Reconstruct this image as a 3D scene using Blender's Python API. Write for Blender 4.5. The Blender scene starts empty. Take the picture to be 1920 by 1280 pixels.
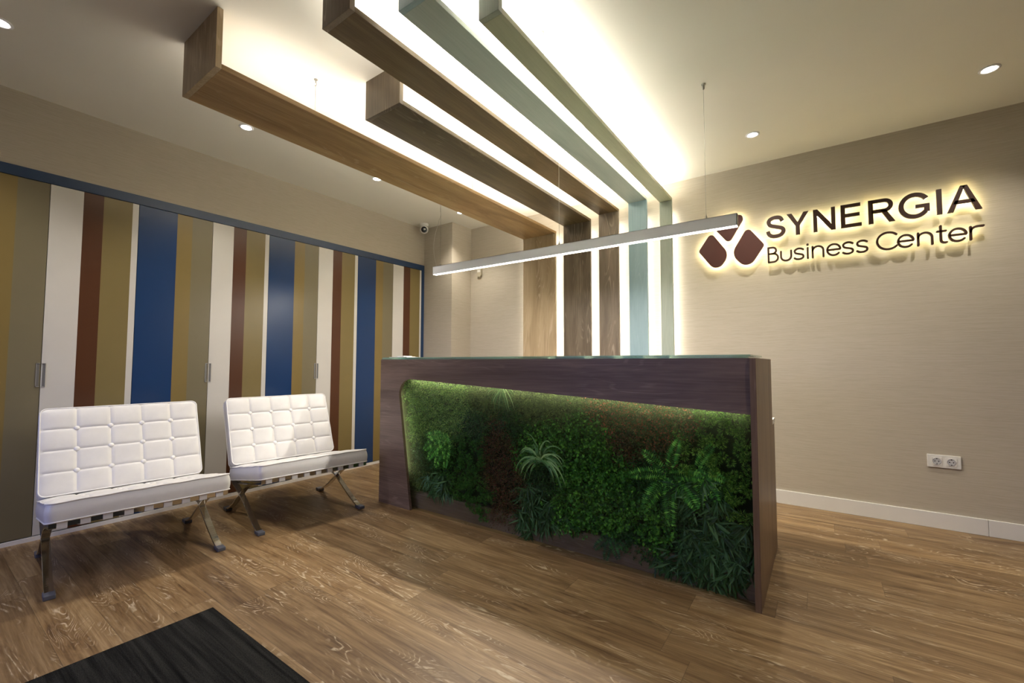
import bpy, bmesh, math, random
import numpy as np
from mathutils import Vector, Matrix
random.seed(7); RNG = np.random.default_rng(11)
S = bpy.context.scene
COL = S.collection

# ---------------------------------------------------------------- camera
def cam_axes(yaw, pitch, roll):
    cy, sy, cp, sp = math.cos(yaw), math.sin(yaw), math.cos(pitch), math.sin(pitch)
    f = Vector((-sy*cp, cy*cp, sp)); r = Vector((cy, sy, 0)); u = r.cross(f)
    c, s = math.cos(roll), math.sin(roll)
    return r*c+u*s, u*c-r*s, f
cr_, cu_, cf_ = cam_axes(0.6159, 0.0494, 0.0019)
cam = bpy.data.objects.new('camera', bpy.data.cameras.new('camera')); COL.objects.link(cam)
cam.data.sensor_width = 36; cam.data.lens = 815.49/1920*36; cam.data.clip_start = 0.02
M = Matrix((cr_, cu_, -cf_)).transposed().to_4x4(); M.translation = (0, 0, 1.1); cam.matrix_world = M
S.camera = cam

# ---------------------------------------------------------------- world, exposure, room lights
D, XL, H = 4.086, -3.991, 2.769          # back wall, left wall, ceiling height
XR, YR = 3.0, -1.75                      # right wall, wall behind the camera
w = bpy.data.worlds.new('dusk'); S.world = w; w.use_nodes = True
bg = w.node_tree.nodes['Background']; bg.inputs[1].default_value = 2.5
_tc = w.node_tree.nodes.new('ShaderNodeTexCoord'); _sx = w.node_tree.nodes.new('ShaderNodeSeparateXYZ'); _cr = w.node_tree.nodes.new('ShaderNodeValToRGB')
w.node_tree.links.new(_tc.outputs['Generated'], _sx.inputs[0]); w.node_tree.links.new(_sx.outputs[2], _cr.inputs[0]); w.node_tree.links.new(_cr.outputs[0], bg.inputs[0])
_cr.color_ramp.elements[0].position = 0.0; _cr.color_ramp.elements[0].color = (0.04, 0.04, 0.05, 1)      # dark street below the horizon
_cr.color_ramp.elements[1].position = 0.06; _cr.color_ramp.elements[1].color = (0.36, 0.44, 0.95, 1)     # dusk sky
S.view_settings.view_transform = 'Standard'; S.view_settings.look = 'None'
S.view_settings.exposure = 0.72; S.view_settings.gamma = 1.0; S.view_settings.use_curve_mapping = False

P_EDGE = 0.8
P_COVE, P_BACK, P_SPOT, P_PEND, E_SIGN = 10.5, 2.2, 35.0, 32.0, 8.5
WARM = (1.0, 0.93, 0.81); COVE = (1.0, 0.955, 0.86)
def light(name, kind, loc, rot, power, color, parent=None, **k):
    d = bpy.data.lights.new(name, kind); d.energy = power; d.color = color
    for a, v in k.items(): setattr(d, a, v)
    o = bpy.data.objects.new(name, d); COL.objects.link(o)
    if parent:
        o.parent = parent; o.location = Vector(loc)-parent.location
    else: o.location = loc
    o.rotation_euler = rot
    return o

# ---------------------------------------------------------------- materials
def mat(name):
    m = bpy.data.materials.new(name); m.use_nodes = True
    nt = m.node_tree; b = nt.nodes['Principled BSDF']
    return m, nt, b
def N(nt, t, **k):
    n = nt.nodes.new(t)
    for a, v in k.items(): setattr(n, a, v)
    return n
def rgb(c): return (c[0], c[1], c[2], 1)
def coords(nt, scale=(1,1,1), loc=(0,0,0), kind='Object'):
    tc = N(nt, 'ShaderNodeTexCoord'); mp = N(nt, 'ShaderNodeMapping')
    mp.inputs['Scale'].default_value = scale; mp.inputs['Location'].default_value = loc
    nt.links.new(tc.outputs[kind], mp.inputs[0]); return mp.outputs[0]
def noise(nt, vec, scale, detail=4, rough=0.55, dist=0.0):
    n = N(nt, 'ShaderNodeTexNoise'); n.inputs['Scale'].default_value = scale
    n.inputs['Detail'].default_value = detail; n.inputs['Roughness'].default_value = rough
    n.inputs['Distortion'].default_value = dist
    nt.links.new(vec, n.inputs['Vector']); return n.outputs['Fac']
def ramp(nt, fac, stops):
    r = N(nt, 'ShaderNodeValToRGB'); e = r.color_ramp.elements
    while len(e) < len(stops): e.new(0.5)
    for x, (p, c) in zip(e, stops): x.position = p; x.color = rgb(c) if len(c) == 3 else c
    nt.links.new(fac, r.inputs[0]); return r.outputs[0]
def mathn(nt, op, a, b=None, c=None):
    n = N(nt, 'ShaderNodeMath', operation=op)
    for i, v in enumerate((a, b, c)):
        if v is None: continue
        if isinstance(v, (int, float)): n.inputs[i].default_value = v
        else: nt.links.new(v, n.inputs[i])
    return n.outputs[0]
def mix(nt, fac, a, b, mode='MIX'):
    n = N(nt, 'ShaderNodeMix', data_type='RGBA', blend_type=mode)
    for s, v in ((n.inputs[0], fac), (n.inputs[6], a), (n.inputs[7], b)):
        if isinstance(v, (int, float)): s.default_value = v
        elif isinstance(v, tuple): s.default_value = rgb(v)
        else: nt.links.new(v, s)
    return n.outputs[2]
def bump(nt, b, h, strength=0.3, dist=0.002):
    n = N(nt, 'ShaderNodeBump'); n.inputs['Strength'].default_value = strength
    n.inputs['Distance'].default_value = dist
    nt.links.new(h, n.inputs['Height']); nt.links.new(n.outputs[0], b.inputs['Normal'])
def plain(name, c, rough=0.5, metal=0.0, spec=0.5, var=0.04, vs=8):
    m, nt, b = mat(name)
    f = noise(nt, coords(nt), vs, 3)
    lo = tuple(max(0, x*(1-var)) for x in c); hi = tuple(x*(1+var) for x in c)
    nt.links.new(ramp(nt, f, [(0.3, lo), (0.7, hi)]), b.inputs['Base Color'])
    b.inputs['Roughness'].default_value = rough; b.inputs['Metallic'].default_value = metal
    b.inputs['Specular IOR Level'].default_value = spec
    return m
def emit(name, c, s):
    m, nt, b = mat(name); b.inputs['Base Color'].default_value = rgb(c)
    b.inputs['Emission Color'].default_value = rgb(c); b.inputs['Emission Strength'].default_value = s
    return m
def wood(name, lo, mid, hi, line, axis='X', rough=0.45, ring=48, lines=0.55, spec=0.4, offs=0.0, tone=1.0):
    """cerused oak: long fibres, cathedral rings (contours of a stretched noise) and pale pores"""
    m, nt, b = mat(name)
    st = {'X': (0.45, 3.2, 3.2), 'Y': (3.2, 0.45, 3.2), 'Z': (3.2, 3.2, 0.45)}[axis]
    fi = {'X': (1.2, 60, 60), 'Y': (60, 1.2, 60), 'Z': (60, 60, 1.2)}[axis]
    v = coords(nt, st, (offs, offs*1.7, offs*0.6)); vf = coords(nt, fi)
    n1 = noise(nt, v, 1.5, 2, 0.45, 0.3)
    rings = mathn(nt, 'SINE', mathn(nt, 'MULTIPLY', n1, ring*6.28/2))
    fib = noise(nt, vf, 2.2, 4, 0.7)
    big = noise(nt, v, 1.7, 4, 0.62, 0.8)
    g = mathn(nt, 'ADD', mathn(nt, 'MULTIPLY', fib, 0.36), mathn(nt, 'MULTIPLY', big, 0.64))
    base = ramp(nt, g, [(0.38, lo), (0.5, mid), (0.63, hi)])
    thin = ramp(nt, rings, [(0.6, (0, 0, 0)), (0.96, (1, 1, 1))])
    mask = ramp(nt, noise(nt, coords(nt, st, (3.1, 1.2, 5.0)), 2.0, 3, 0.6), [(0.47, (0, 0, 0)), (0.60, (1, 1, 1))])
    pores = ramp(nt, noise(nt, vf, 2.4, 2, 0.6), [(0.42, (0.1, 0.1, 0.1)), (0.62, (1, 1, 1))])
    f = mathn(nt, 'MULTIPLY', mathn(nt, 'MULTIPLY', thin, mask), mathn(nt, 'MULTIPLY', pores, lines))
    colr = mix(nt, f, base, line)
    nt.links.new(colr, b.inputs['Base Color'])
    b.inputs['Roughness'].default_value = rough; b.inputs['Specular IOR Level'].default_value = spec
    bump(nt, b, fib, 0.25, 0.001)
    return m

def mat_floor():
    m, nt, b = mat('oak_plank_floor')
    tc = N(nt, 'ShaderNodeTexCoord'); sp = N(nt, 'ShaderNodeSeparateXYZ'); nt.links.new(tc.outputs['Object'], sp.inputs[0])
    W_, L_ = 0.168, 1.22
    ry = mathn(nt, 'DIVIDE', mathn(nt, 'SUBTRACT', sp.outputs[1], 1.906), W_); row = mathn(nt, 'FLOOR', ry)
    fy = mathn(nt, 'SUBTRACT', ry, row)
    wn = N(nt, 'ShaderNodeTexWhiteNoise', noise_dimensions='1D'); nt.links.new(row, wn.inputs['W'])
    rx = mathn(nt, 'ADD', mathn(nt, 'DIVIDE', mathn(nt, 'ADD', sp.outputs[0], 0.33), L_), mathn(nt, 'MULTIPLY', wn.outputs[0], 1.0))
    colm = mathn(nt, 'FLOOR', rx); fx = mathn(nt, 'SUBTRACT', rx, colm)
    cb = N(nt, 'ShaderNodeCombineXYZ'); nt.links.new(row, cb.inputs[0]); nt.links.new(colm, cb.inputs[1])
    w2 = N(nt, 'ShaderNodeTexWhiteNoise', noise_dimensions='2D'); nt.links.new(cb.outputs[0], w2.inputs['Vector'])
    rnd = w2.outputs[0]
    off = N(nt, 'ShaderNodeCombineXYZ')
    nt.links.new(mathn(nt, 'MULTIPLY', rnd, 17.0), off.inputs[0]); nt.links.new(mathn(nt, 'MULTIPLY', rnd, 31.0), off.inputs[1])
    nt.links.new(mathn(nt, 'MULTIPLY', rnd, 7.0), off.inputs[2])
    va = N(nt, 'ShaderNodeVectorMath', operation='ADD'); nt.links.new(tc.outputs['Object'], va.inputs[0]); nt.links.new(off.outputs[0], va.inputs[1])
    def mp(s):
        k = N(nt, 'ShaderNodeMapping'); k.inputs['Scale'].default_value = s; nt.links.new(va.outputs[0], k.inputs[0]); return k.outputs[0]
    n1 = noise(nt, mp((1.5, 6.5, 1)), 1.15, 2, 0.45, 0.6)
    rings = mathn(nt, 'SINE', mathn(nt, 'MULTIPLY', n1, 170.0))
    fib = noise(nt, mp((1.6, 62, 1)), 1.8, 5, 0.7, 0.2)
    med = noise(nt, mp((1.1, 9, 1)), 1.5, 4, 0.65, 1.1)
    g = mathn(nt, 'ADD', mathn(nt, 'MULTIPLY', fib, 0.40), mathn(nt, 'MULTIPLY', med, 0.60))
    base = ramp(nt, g, [(0.31, (0.076, 0.040, 0.016)), (0.43, (0.162, 0.094, 0.041)), (0.54, (0.250, 0.160, 0.077)), (0.68, (0.38, 0.264, 0.142))])
    tone = ramp(nt, rnd, [(0.0, (0.72, 0.70, 0.68)), (0.5, (0.95, 0.95, 0.95)), (1.0, (1.1, 1.1, 1.08))])
    base = mix(nt, 1.0, base, tone, 'MULTIPLY')
    thin = ramp(nt, rings, [(0.55, (0, 0, 0)), (0.95, (1, 1, 1))])
    mask = ramp(nt, noise(nt, mp((1.3, 5.0, 1)), 1.7, 3, 0.6), [(0.50, (0, 0, 0)), (0.60, (1, 1, 1))])
    pores = ramp(nt, noise(nt, mp((14, 60, 1)), 1.6, 3, 0.6), [(0.40, (0.1, 0.1, 0.1)), (0.60, (1, 1, 1))])
    f = mathn(nt, 'MULTIPLY', mathn(nt, 'MULTIPLY', thin, mask), mathn(nt, 'MULTIPLY', pores, 0.62))
    c = mix(nt, f, base, (0.62, 0.52, 0.37))
    e1 = mathn(nt, 'MINIMUM', fy, mathn(nt, 'SUBTRACT', 1.0, fy)); e2 = mathn(nt, 'MINIMUM', fx, mathn(nt, 'SUBTRACT', 1.0, fx))
    j = mathn(nt, 'MAXIMUM', mathn(nt, 'LESS_THAN', e1, 0.007), mathn(nt, 'LESS_THAN', e2, 0.0009))
    c = mix(nt, mathn(nt, 'MULTIPLY', j, 0.55), c, (0.06, 0.035, 0.018))
    nt.links.new(c, b.inputs['Base Color'])
    b.inputs['Roughness'].default_value = 0.42; b.inputs['Specular IOR Level'].default_value = 0.35
    bump(nt, b, fib, 0.25, 0.0012)
    return m

def mat_wallpaper():
    m, nt, b = mat('grasscloth_wallpaper')
    a = noise(nt, coords(nt, (5, 5, 230)), 1.0, 4, 0.65, 0.3)
    c = noise(nt, coords(nt, (16, 16, 420), (4, 2, 1)), 1.0, 2, 0.5)
    g = mathn(nt, 'ADD', mathn(nt, 'MULTIPLY', a, 0.6), mathn(nt, 'MULTIPLY', c, 0.4))
    nt.links.new(ramp(nt, g, [(0.30, (0.400, 0.350, 0.272)), (0.5, (0.462, 0.412, 0.330)), (0.72, (0.505, 0.458, 0.375))]), b.inputs['Base Color'])
    b.inputs['Roughness'].default_value = 0.62; b.inputs['Specular IOR Level'].default_value = 0.25
    bump(nt, b, g, 0.35, 0.0015)
    return m
def mat_mat():
    m, nt, b = mat('ribbed_black_mat')
    v = coords(nt); n1 = noise(nt, v, 350, 2)
    n2 = noise(nt, coords(nt, (1.5, 46, 1)), 1.0, 2, 0.6, 0.3)
    f = mathn(nt, 'MULTIPLY', n1, n2)
    nt.links.new(ramp(nt, f, [(0.15, (0.002, 0.002, 0.002)), (0.40, (0.032, 0.031, 0.028))]), b.inputs['Base Color'])
    b.inputs['Roughness'].default_value = 0.95; b.inputs['Specular IOR Level'].default_value = 0.1
    bump(nt, b, f, 0.8, 0.004)
    return m
def mat_thin_glass(name, tint=(1, 1, 1), refl=1.0, rough=0.0, haze=None):
    m = bpy.data.materials.new(name); m.use_nodes = True; nt = m.node_tree; nt.nodes.clear()
    o = N(nt, 'ShaderNodeOutputMaterial'); tr = N(nt, 'ShaderNodeBsdfTransparent'); gl = N(nt, 'ShaderNodeBsdfGlossy')
    tr.inputs[0].default_value = rgb(tint); gl.inputs[0].default_value = (1, 1, 1, 1); gl.inputs['Roughness'].default_value = rough
    fr = N(nt, 'ShaderNodeFresnel'); fr.inputs[0].default_value = 1.45
    ge = N(nt, 'ShaderNodeNewGeometry'); front = mathn(nt, 'SUBTRACT', 1.0, ge.outputs['Backfacing'])
    mx = N(nt, 'ShaderNodeMixShader')
    if haze:
        tl = N(nt, 'ShaderNodeBsdfTranslucent'); tl.inputs[0].default_value = rgb(haze[1]); m2 = N(nt, 'ShaderNodeMixShader'); m2.inputs[0].default_value = haze[0]
        nt.links.new(tr.outputs[0], m2.inputs[1]); nt.links.new(tl.outputs[0], m2.inputs[2]); tr = m2
    nt.links.new(mathn(nt, 'MULTIPLY', mathn(nt, 'MULTIPLY', fr.outputs[0], refl), front), mx.inputs[0]); nt.links.new(tr.outputs[0], mx.inputs[1]); nt.links.new(gl.outputs[0], mx.inputs[2])
    nt.links.new(mx.outputs[0], o.inputs[0]); return m
def mat_leaf(name, stops, rough=0.5, trans=0.15):
    m, nt, b = mat(name)
    g = N(nt, 'ShaderNodeNewGeometry')
    nt.links.new(ramp(nt, g.outputs['Random Per Island'], stops), b.inputs['Base Color'])
    b.inputs['Roughness'].default_value = rough; b.inputs['Specular IOR Level'].default_value = 0.35
    return m

MAT = {}
MAT['floor'] = mat_floor(); MAT['paper'] = mat_wallpaper(); MAT['mat'] = mat_mat()
MAT['ceiling'] = plain('ceiling_paint', (0.82, 0.79, 0.71), 0.8, spec=0.2, var=0.01, vs=2)
MAT['skirting'] = plain('white_skirting_paint', (0.74, 0.72, 0.69), 0.4, var=0.01)
MAT['white'] = plain('white_lacquer', (0.76, 0.745, 0.71), 0.35, var=0.01)
MAT['door_white'] = plain('stripe_white', (0.60, 0.575, 0.53), 0.33, var=0.015)
MAT['door_brown'] = plain('stripe_brown', (0.080, 0.027, 0.010), 0.33, var=0.02)
MAT['door_olive'] = plain('stripe_olive', (0.200, 0.152, 0.058), 0.33, var=0.02)
MAT['door_blue'] = plain('stripe_blue', (0.006, 0.036, 0.120), 0.30, var=0.02)
MAT['door_gold'] = plain('stripe_gold', (0.215, 0.153, 0.050), 0.33, var=0.02)
MAT['door_grey'] = plain('stripe_grey_green', (0.180, 0.153, 0.090), 0.33, var=0.02)
MAT['frame_blue'] = plain('blue_frame_paint', (0.014, 0.040, 0.100), 0.35, var=0.02)
MAT['dark'] = plain('dark_gap', (0.01, 0.01, 0.01), 0.7)
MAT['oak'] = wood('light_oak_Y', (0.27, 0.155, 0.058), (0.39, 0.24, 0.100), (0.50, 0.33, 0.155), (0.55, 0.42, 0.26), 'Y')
MAT['oak_z'] = wood('light_oak_Z', (0.34, 0.245, 0.14), (0.45, 0.34, 0.205), (0.55, 0.425, 0.27), (0.66, 0.53, 0.38), 'Z', lines=0.9)  # fronts lighter than the oak soffit, stronger light on them put into the colour
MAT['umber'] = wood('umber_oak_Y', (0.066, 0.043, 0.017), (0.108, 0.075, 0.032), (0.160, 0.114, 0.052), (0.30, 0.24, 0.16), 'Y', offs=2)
MAT['umber_z'] = wood('umber_oak_Z', (0.085, 0.062, 0.038), (0.13, 0.097, 0.062), (0.19, 0.145, 0.098), (0.42, 0.34, 0.25), 'Z', offs=2, lines=0.9)  # umber front copy, lightened in colour to stand in for light
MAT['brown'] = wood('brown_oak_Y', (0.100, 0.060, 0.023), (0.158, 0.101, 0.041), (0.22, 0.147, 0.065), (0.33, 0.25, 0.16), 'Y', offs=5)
MAT['brown_z'] = wood('brown_oak_Z', (0.14, 0.105, 0.072), (0.20, 0.155, 0.11), (0.27, 0.21, 0.155), (0.44, 0.36, 0.27), 'Z', offs=5, lines=0.9)  # brown front copy, its brighter light painted into the tones
MAT['bluegrey'] = wood('blue_grey_oak_Y', (0.34, 0.40, 0.37), (0.40, 0.46, 0.42), (0.45, 0.51, 0.47), (0.38, 0.45, 0.43), 'Y', lines=0.3, offs=8)  # soffit copy brightened in colour, standing in for light on the underside
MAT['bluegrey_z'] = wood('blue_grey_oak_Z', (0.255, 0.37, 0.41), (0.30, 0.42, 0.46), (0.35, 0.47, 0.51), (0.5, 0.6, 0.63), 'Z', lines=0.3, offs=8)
MAT['sage'] = wood('sage_oak_Y', (0.42, 0.44, 0.30), (0.48, 0.50, 0.35), (0.54, 0.56, 0.41), (0.42, 0.45, 0.36), 'Y', lines=0.3, offs=11)  # sage soffit copy, light from below put into its colour
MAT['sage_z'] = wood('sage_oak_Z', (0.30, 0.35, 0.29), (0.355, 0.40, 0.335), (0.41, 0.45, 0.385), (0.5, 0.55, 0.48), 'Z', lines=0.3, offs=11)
MAT['desk'] = wood('walnut_brown_oak_X', (0.125, 0.083, 0.060), (0.190, 0.131, 0.099), (0.258, 0.186, 0.142), (0.34, 0.26, 0.21), 'X', 0.42, lines=0.6, offs=3)
MAT['desk_z'] = wood('walnut_brown_oak_Z', (0.115, 0.068, 0.040), (0.175, 0.110, 0.064), (0.235, 0.155, 0.094), (0.28, 0.2, 0.14), 'Z', 0.42, lines=0.4, offs=3)
MAT['leather'] = plain('white_leather', (0.74, 0.72, 0.70), 0.42, var=0.02, vs=30)
MAT['piping'] = plain('white_leather_piping', (0.84, 0.82, 0.80), 0.38, var=0.01)
MAT['strap'] = plain('white_leather_strap', (0.72, 0.71, 0.70), 0.4, var=0.01)
MAT['chrome'] = plain('polished_chrome', (0.62, 0.61, 0.59), 0.10, 1.0, var=0.0)
MAT['pad'] = plain('grey_rubber_foot', (0.10, 0.105, 0.13), 0.5)
MAT['steel'] = plain('brushed_steel', (0.35, 0.34, 0.31), 0.3, 1.0)
MAT['handle'] = plain('satin_handle', (0.50, 0.50, 0.50), 0.3, 0.6)
MAT['handle_in'] = plain('handle_recess', (0.16, 0.155, 0.15), 0.4)
MAT['alu'] = plain('white_aluminium', (0.88, 0.88, 0.92), 0.4, 0.0, var=0.01)
MAT['pend_e'] = emit('pendant_diffuser', (1.0, 0.95, 0.86), 6.0)
MAT['led'] = emit('led_strip_glow', (1.0, 0.94, 0.82), 8.0)
MAT['lamp'] = emit('downlight_lamp', (1.0, 0.95, 0.86), 40.0)
MAT['sign_dark'] = plain('dark_brown_letter', (0.040, 0.013, 0.005), 0.45)
MAT['sign_red'] = plain('red_brown_emblem', (0.062, 0.012, 0.006), 0.5)
MAT['halo'] = emit('halo_led', (1.0, 0.91, 0.58), E_SIGN)
MAT['pane'] = mat_thin_glass('hazed_glass_pane', (0.97, 0.985, 0.97), 0.25, 0.12, (0.08, (0.80, 0.92, 0.50)))  # olive veil of light over the plants is mixed into the pane colour
MAT['acrylic'] = mat_thin_glass('clear_acrylic', (0.99, 0.99, 0.98), 0.5, 0.05)
m_, nt_, b_ = mat('green_edge_glass'); b_.inputs['Base Color'].default_value = (0.42, 0.62, 0.52, 1)
b_.inputs['Roughness'].default_value = 0.05; b_.inputs['Transmission Weight'].default_value = 0.6; b_.inputs['IOR'].default_value = 1.5
MAT['glass_edge'] = m_
MAT['cctv'] = plain('camera_white_plastic', (0.72, 0.70, 0.64), 0.35)
MAT['black'] = plain('black_plastic', (0.012, 0.012, 0.014), 0.15)
MAT['beige'] = plain('beige_plastic', (0.42, 0.37, 0.27), 0.5)
MAT['socket_in'] = plain('socket_well', (0.50, 0.50, 0.52), 0.4)
MAT['cable'] = plain('clear_cable', (0.55, 0.52, 0.47), 0.3)
MAT['wainscot'] = plain('rear_wall_dark', (0.05, 0.045, 0.04), 0.7)
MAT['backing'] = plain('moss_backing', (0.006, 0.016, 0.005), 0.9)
LEAF = {
 'feather': mat_leaf('leaf_feather', [(0, (0.039, 0.112, 0.019)), (0.6, (0.138, 0.334, 0.056)), (1, (0.446, 0.703, 0.140))]),
 'box': mat_leaf('leaf_box', [(0, (0.012, 0.061, 0.009)), (0.6, (0.047, 0.231, 0.029)), (1, (0.200, 0.586, 0.070))]),
 'moss': mat_leaf('leaf_moss', [(0, (0.014, 0.059, 0.014)), (0.7, (0.053, 0.223, 0.037)), (1, (0.167, 0.448, 0.078))]),
 'red': mat_leaf('leaf_red', [(0, (0.025, 0.019, 0.009)), (0.45, (0.091, 0.047, 0.026)), (0.75, (0.204, 0.061, 0.040)), (1, (0.070, 0.164, 0.035))]),
 'redtop': mat_leaf('leaf_redtop', [(0, (0.017, 0.056, 0.013)), (0.5, (0.069, 0.156, 0.035)), (0.75, (0.265, 0.101, 0.061)), (1, (0.563, 0.105, 0.070))]),
 'sedum': mat_leaf('leaf_sedum', [(0, (0.032, 0.122, 0.019)), (0.6, (0.135, 0.380, 0.053)), (1, (0.549, 0.891, 0.171))]),
 'bamboo': mat_leaf('leaf_bamboo', [(0, (0.008, 0.034, 0.012)), (0.6, (0.034, 0.120, 0.034)), (1, (0.129, 0.269, 0.117))], 0.4),
 'dark': mat_leaf('leaf_dark', [(0, (0.005, 0.031, 0.010)), (0.7, (0.023, 0.108, 0.031)), (1, (0.070, 0.234, 0.052))]),
 'olive': mat_leaf('leaf_olive', [(0, (0.025, 0.056, 0.013)), (0.7, (0.099, 0.178, 0.044)), (1, (0.234, 0.329, 0.083))]),
 'fern': mat_leaf('leaf_fern', [(0, (0.026, 0.132, 0.015)), (0.6, (0.086, 0.399, 0.042)), (1, (0.326, 0.809, 0.108))]),
 'spider': mat_leaf('leaf_spider', [(0, (0.037, 0.137, 0.037)), (0.6, (0.142, 0.360, 0.101)), (1, (0.514, 0.769, 0.310))]),
 'blue': mat_leaf('leaf_blue', [(0, (0.029, 0.095, 0.066)), (1, (0.198, 0.437, 0.318))]),
}

# ---------------------------------------------------------------- object helpers
def link(name, me, material=None, parent=None):
    o = bpy.data.objects.new(name, me); COL.objects.link(o)
    if material is not None:
        for mm in (material if isinstance(material, (list, tuple)) else [material]): me.materials.append(mm)
    if parent: o.parent = parent
    return o
def shift(bm, parent):
    if parent is None: return
    v = Vector((0, 0, 0)); p = parent
    while p is not None: v += Vector(p.location); p = p.parent
    bmesh.ops.translate(bm, verts=bm.verts, vec=-v)
def obj(name, bm, material, parent=None, smooth=False, local=False, label=None, bevel=0.0):
    if not local: shift(bm, parent)
    bmesh.ops.recalc_face_normals(bm, faces=bm.faces)
    me = bpy.data.meshes.new(name); bm.to_mesh(me); bm.free()
    o = link(name, me, material, parent)
    if smooth:
        for p in me.polygons: p.use_smooth = True
        if smooth == 'auto':
            md = o.modifiers.new('weighted', 'EDGE_SPLIT'); md.split_angle = math.radians(40)
    if bevel:
        md = o.modifiers.new('bevel', 'BEVEL'); md.width = bevel; md.segments = 2; md.limit_method = 'ANGLE'
    if label: o['label'] = label
    return o
def BM(): return bmesh.new()
def box(bm, a, b):
    x0, y0, z0 = a; x1, y1, z1 = b
    v = [bm.verts.new(p) for p in ((x0,y0,z0),(x1,y0,z0),(x1,y1,z0),(x0,y1,z0),(x0,y0,z1),(x1,y0,z1),(x1,y1,z1),(x0,y1,z1))]
    fs = []
    for f in ((0,3,2,1),(4,5,6,7),(0,1,5,4),(1,2,6,5),(2,3,7,6),(3,0,4,7)): fs.append(bm.faces.new([v[i] for i in f]))
    return fs
def lathe(bm, prof, c=(0,0,0), n=24, axis='Z', cap=True):
    rings = []
    for r, h in prof:
        ring = []
        for i in range(n):
            a = 2*math.pi*i/n; x, y = r*math.cos(a), r*math.sin(a)
            p = {'Z': (x, y, h), 'Y': (x, h, y), 'X': (h, x, y)}[axis]
            ring.append(bm.verts.new((c[0]+p[0], c[1]+p[1], c[2]+p[2])))
        rings.append(ring)
    for a, b in zip(rings, rings[1:]):
        for i in range(n): bm.faces.new((a[i], a[(i+1) % n], b[(i+1) % n], b[i]))
    if cap: bm.faces.new(rings[0]); bm.faces.new(rings[-1])
def tube(bm, pts, r, n=8, closed=False):
    P = [Vector(p) for p in pts]; rings = []; m = len(P)
    up = Vector((0.123, 0.31, 0.94)).normalized()
    for i, p in enumerate(P):
        if closed: t = P[(i+1) % m]-P[i-1]
        else: t = P[min(i+1, m-1)]-P[max(i-1, 0)]
        t.normalize(); s = t.cross(up)
        if s.length < 1e-4: s = t.cross(Vector((1, 0, 0)))
        s.normalize(); q = s.cross(t).normalized()
        rings.append([bm.verts.new(p+s*r*math.cos(2*math.pi*k/n)+q*r*math.sin(2*math.pi*k/n)) for k in range(n)])
    for i in range(m if closed else m-1):
        a, b = rings[i], rings[(i+1) % m]
        for k in range(n): bm.faces.new((a[k], a[(k+1) % n], b[(k+1) % n], b[k]))
    if not closed: bm.faces.new(rings[0]); bm.faces.new(rings[-1])
def prism_xz(bm, pts, y0, y1):
    a = [bm.verts.new((x, y0, z)) for x, z in pts]; b = [bm.verts.new((x, y1, z)) for x, z in pts]
    bm.faces.new(a); bm.faces.new(b)
    for i in range(len(a)): j = (i+1) % len(a); bm.faces.new((a[i], a[j], b[j], b[i]))
def thing(name, label, cat, loc=(0,0,0), group=None, rz=0.0):
    o = bpy.data.objects.new(name, None); COL.objects.link(o); o.location = loc; o.rotation_euler = (0, 0, rz)
    o.empty_display_size = 0.1; tag(o, label, cat, group); return o
def tag(o, label, cat, group=None):
    o['label'] = label; o['category'] = cat
    if group: o['group'] = group
    return o
def struct(name, bm, material, label=None, **k):
    o = obj(name, bm, material, **k); o['kind'] = 'structure'
    if label: o['label'] = label
    return o
def B(a, b): bm = BM(); box(bm, a, b); return bm
def copy_tree(o, parent=None):
    c = o.copy(); COL.objects.link(c)
    if parent: c.parent = parent
    for ch in list(o.children): copy_tree(ch, c)
    return c

# ---------------------------------------------------------------- room shell
T = 0.15
struct('floor', B((XL-0.75, YR-T, -0.1), (XR+T, D+T, 0)), MAT['floor'], 'oak plank floor running along the back wall')
struct('ceiling', B((XL-0.75, YR-T, H), (XR+T, D+T, H+0.12)), MAT['ceiling'], 'plain off-white ceiling')
struct('wall_back', B((XL-0.75, D, 0), (XR+T, D+T, H)), MAT['paper'], 'beige grasscloth wall behind the sign and beams')
struct('wall_right', B((XR, YR, 0), (XR+T, D, H)), MAT['paper'], 'beige wall on the right, out of view')
FT = 2.305      # top of the blue frame
bm = BM(); box(bm, (XL-0.62, YR, FT), (XL, D, H)); box(bm, (XL-0.75, YR, 0), (XL-0.62, D, H)); box(bm, (XL-0.62, 3.752, 0), (XL, D, FT)); box(bm, (XL-0.62, YR, 0), (XL, -0.90, FT))
struct('wall_left', bm, MAT['paper'], 'beige grasscloth wall above the striped wardrobes')
struct('wall_column', B((XL, 3.742, 0), (-3.520, D, H)), MAT['paper'], 'papered column in the far left corner')
WX0, WX1, WZ0, WZ1 = -3.6, -0.9, 0.95, 2.3
bm = BM()
box(bm, (XL, YR-T, 0), (WX0, YR, H)); box(bm, (WX1, YR-T, 0), (XR, YR, H)); box(bm, (WX0, YR-T, 0), (WX1, YR, WZ0)); box(bm, (WX0, YR-T, WZ1), (WX1, YR, H))
struct('wall_rear', bm, MAT['paper'], 'beige wall behind the viewer with a window')
bm = BM()
for a, b in (((WX0, WZ0), (WX1, WZ0+0.05)), ((WX0, WZ1-0.05), (WX1, WZ1)), ((WX0, WZ0), (WX0+0.05, WZ1)), ((WX1-0.05, WZ0), (WX1, WZ1)), ((-2.28, WZ0), (-2.22, WZ1))):
    box(bm, (a[0], YR-0.10, a[1]), (b[0], YR-0.05, b[1]))
struct('window_1', bm, MAT['white'], 'white framed window behind the viewer')
bm = BM(); box(bm, (-3.52, D-0.014, 0), (0.851-0.0008, D, 0.104)); box(bm, (0.851+0.0008, D-0.014, 0), (XR, D, 0.104))
struct('baseboard_back', bm, MAT['skirting'], 'white skirting board along the sign wall', bevel=0.002)
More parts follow.
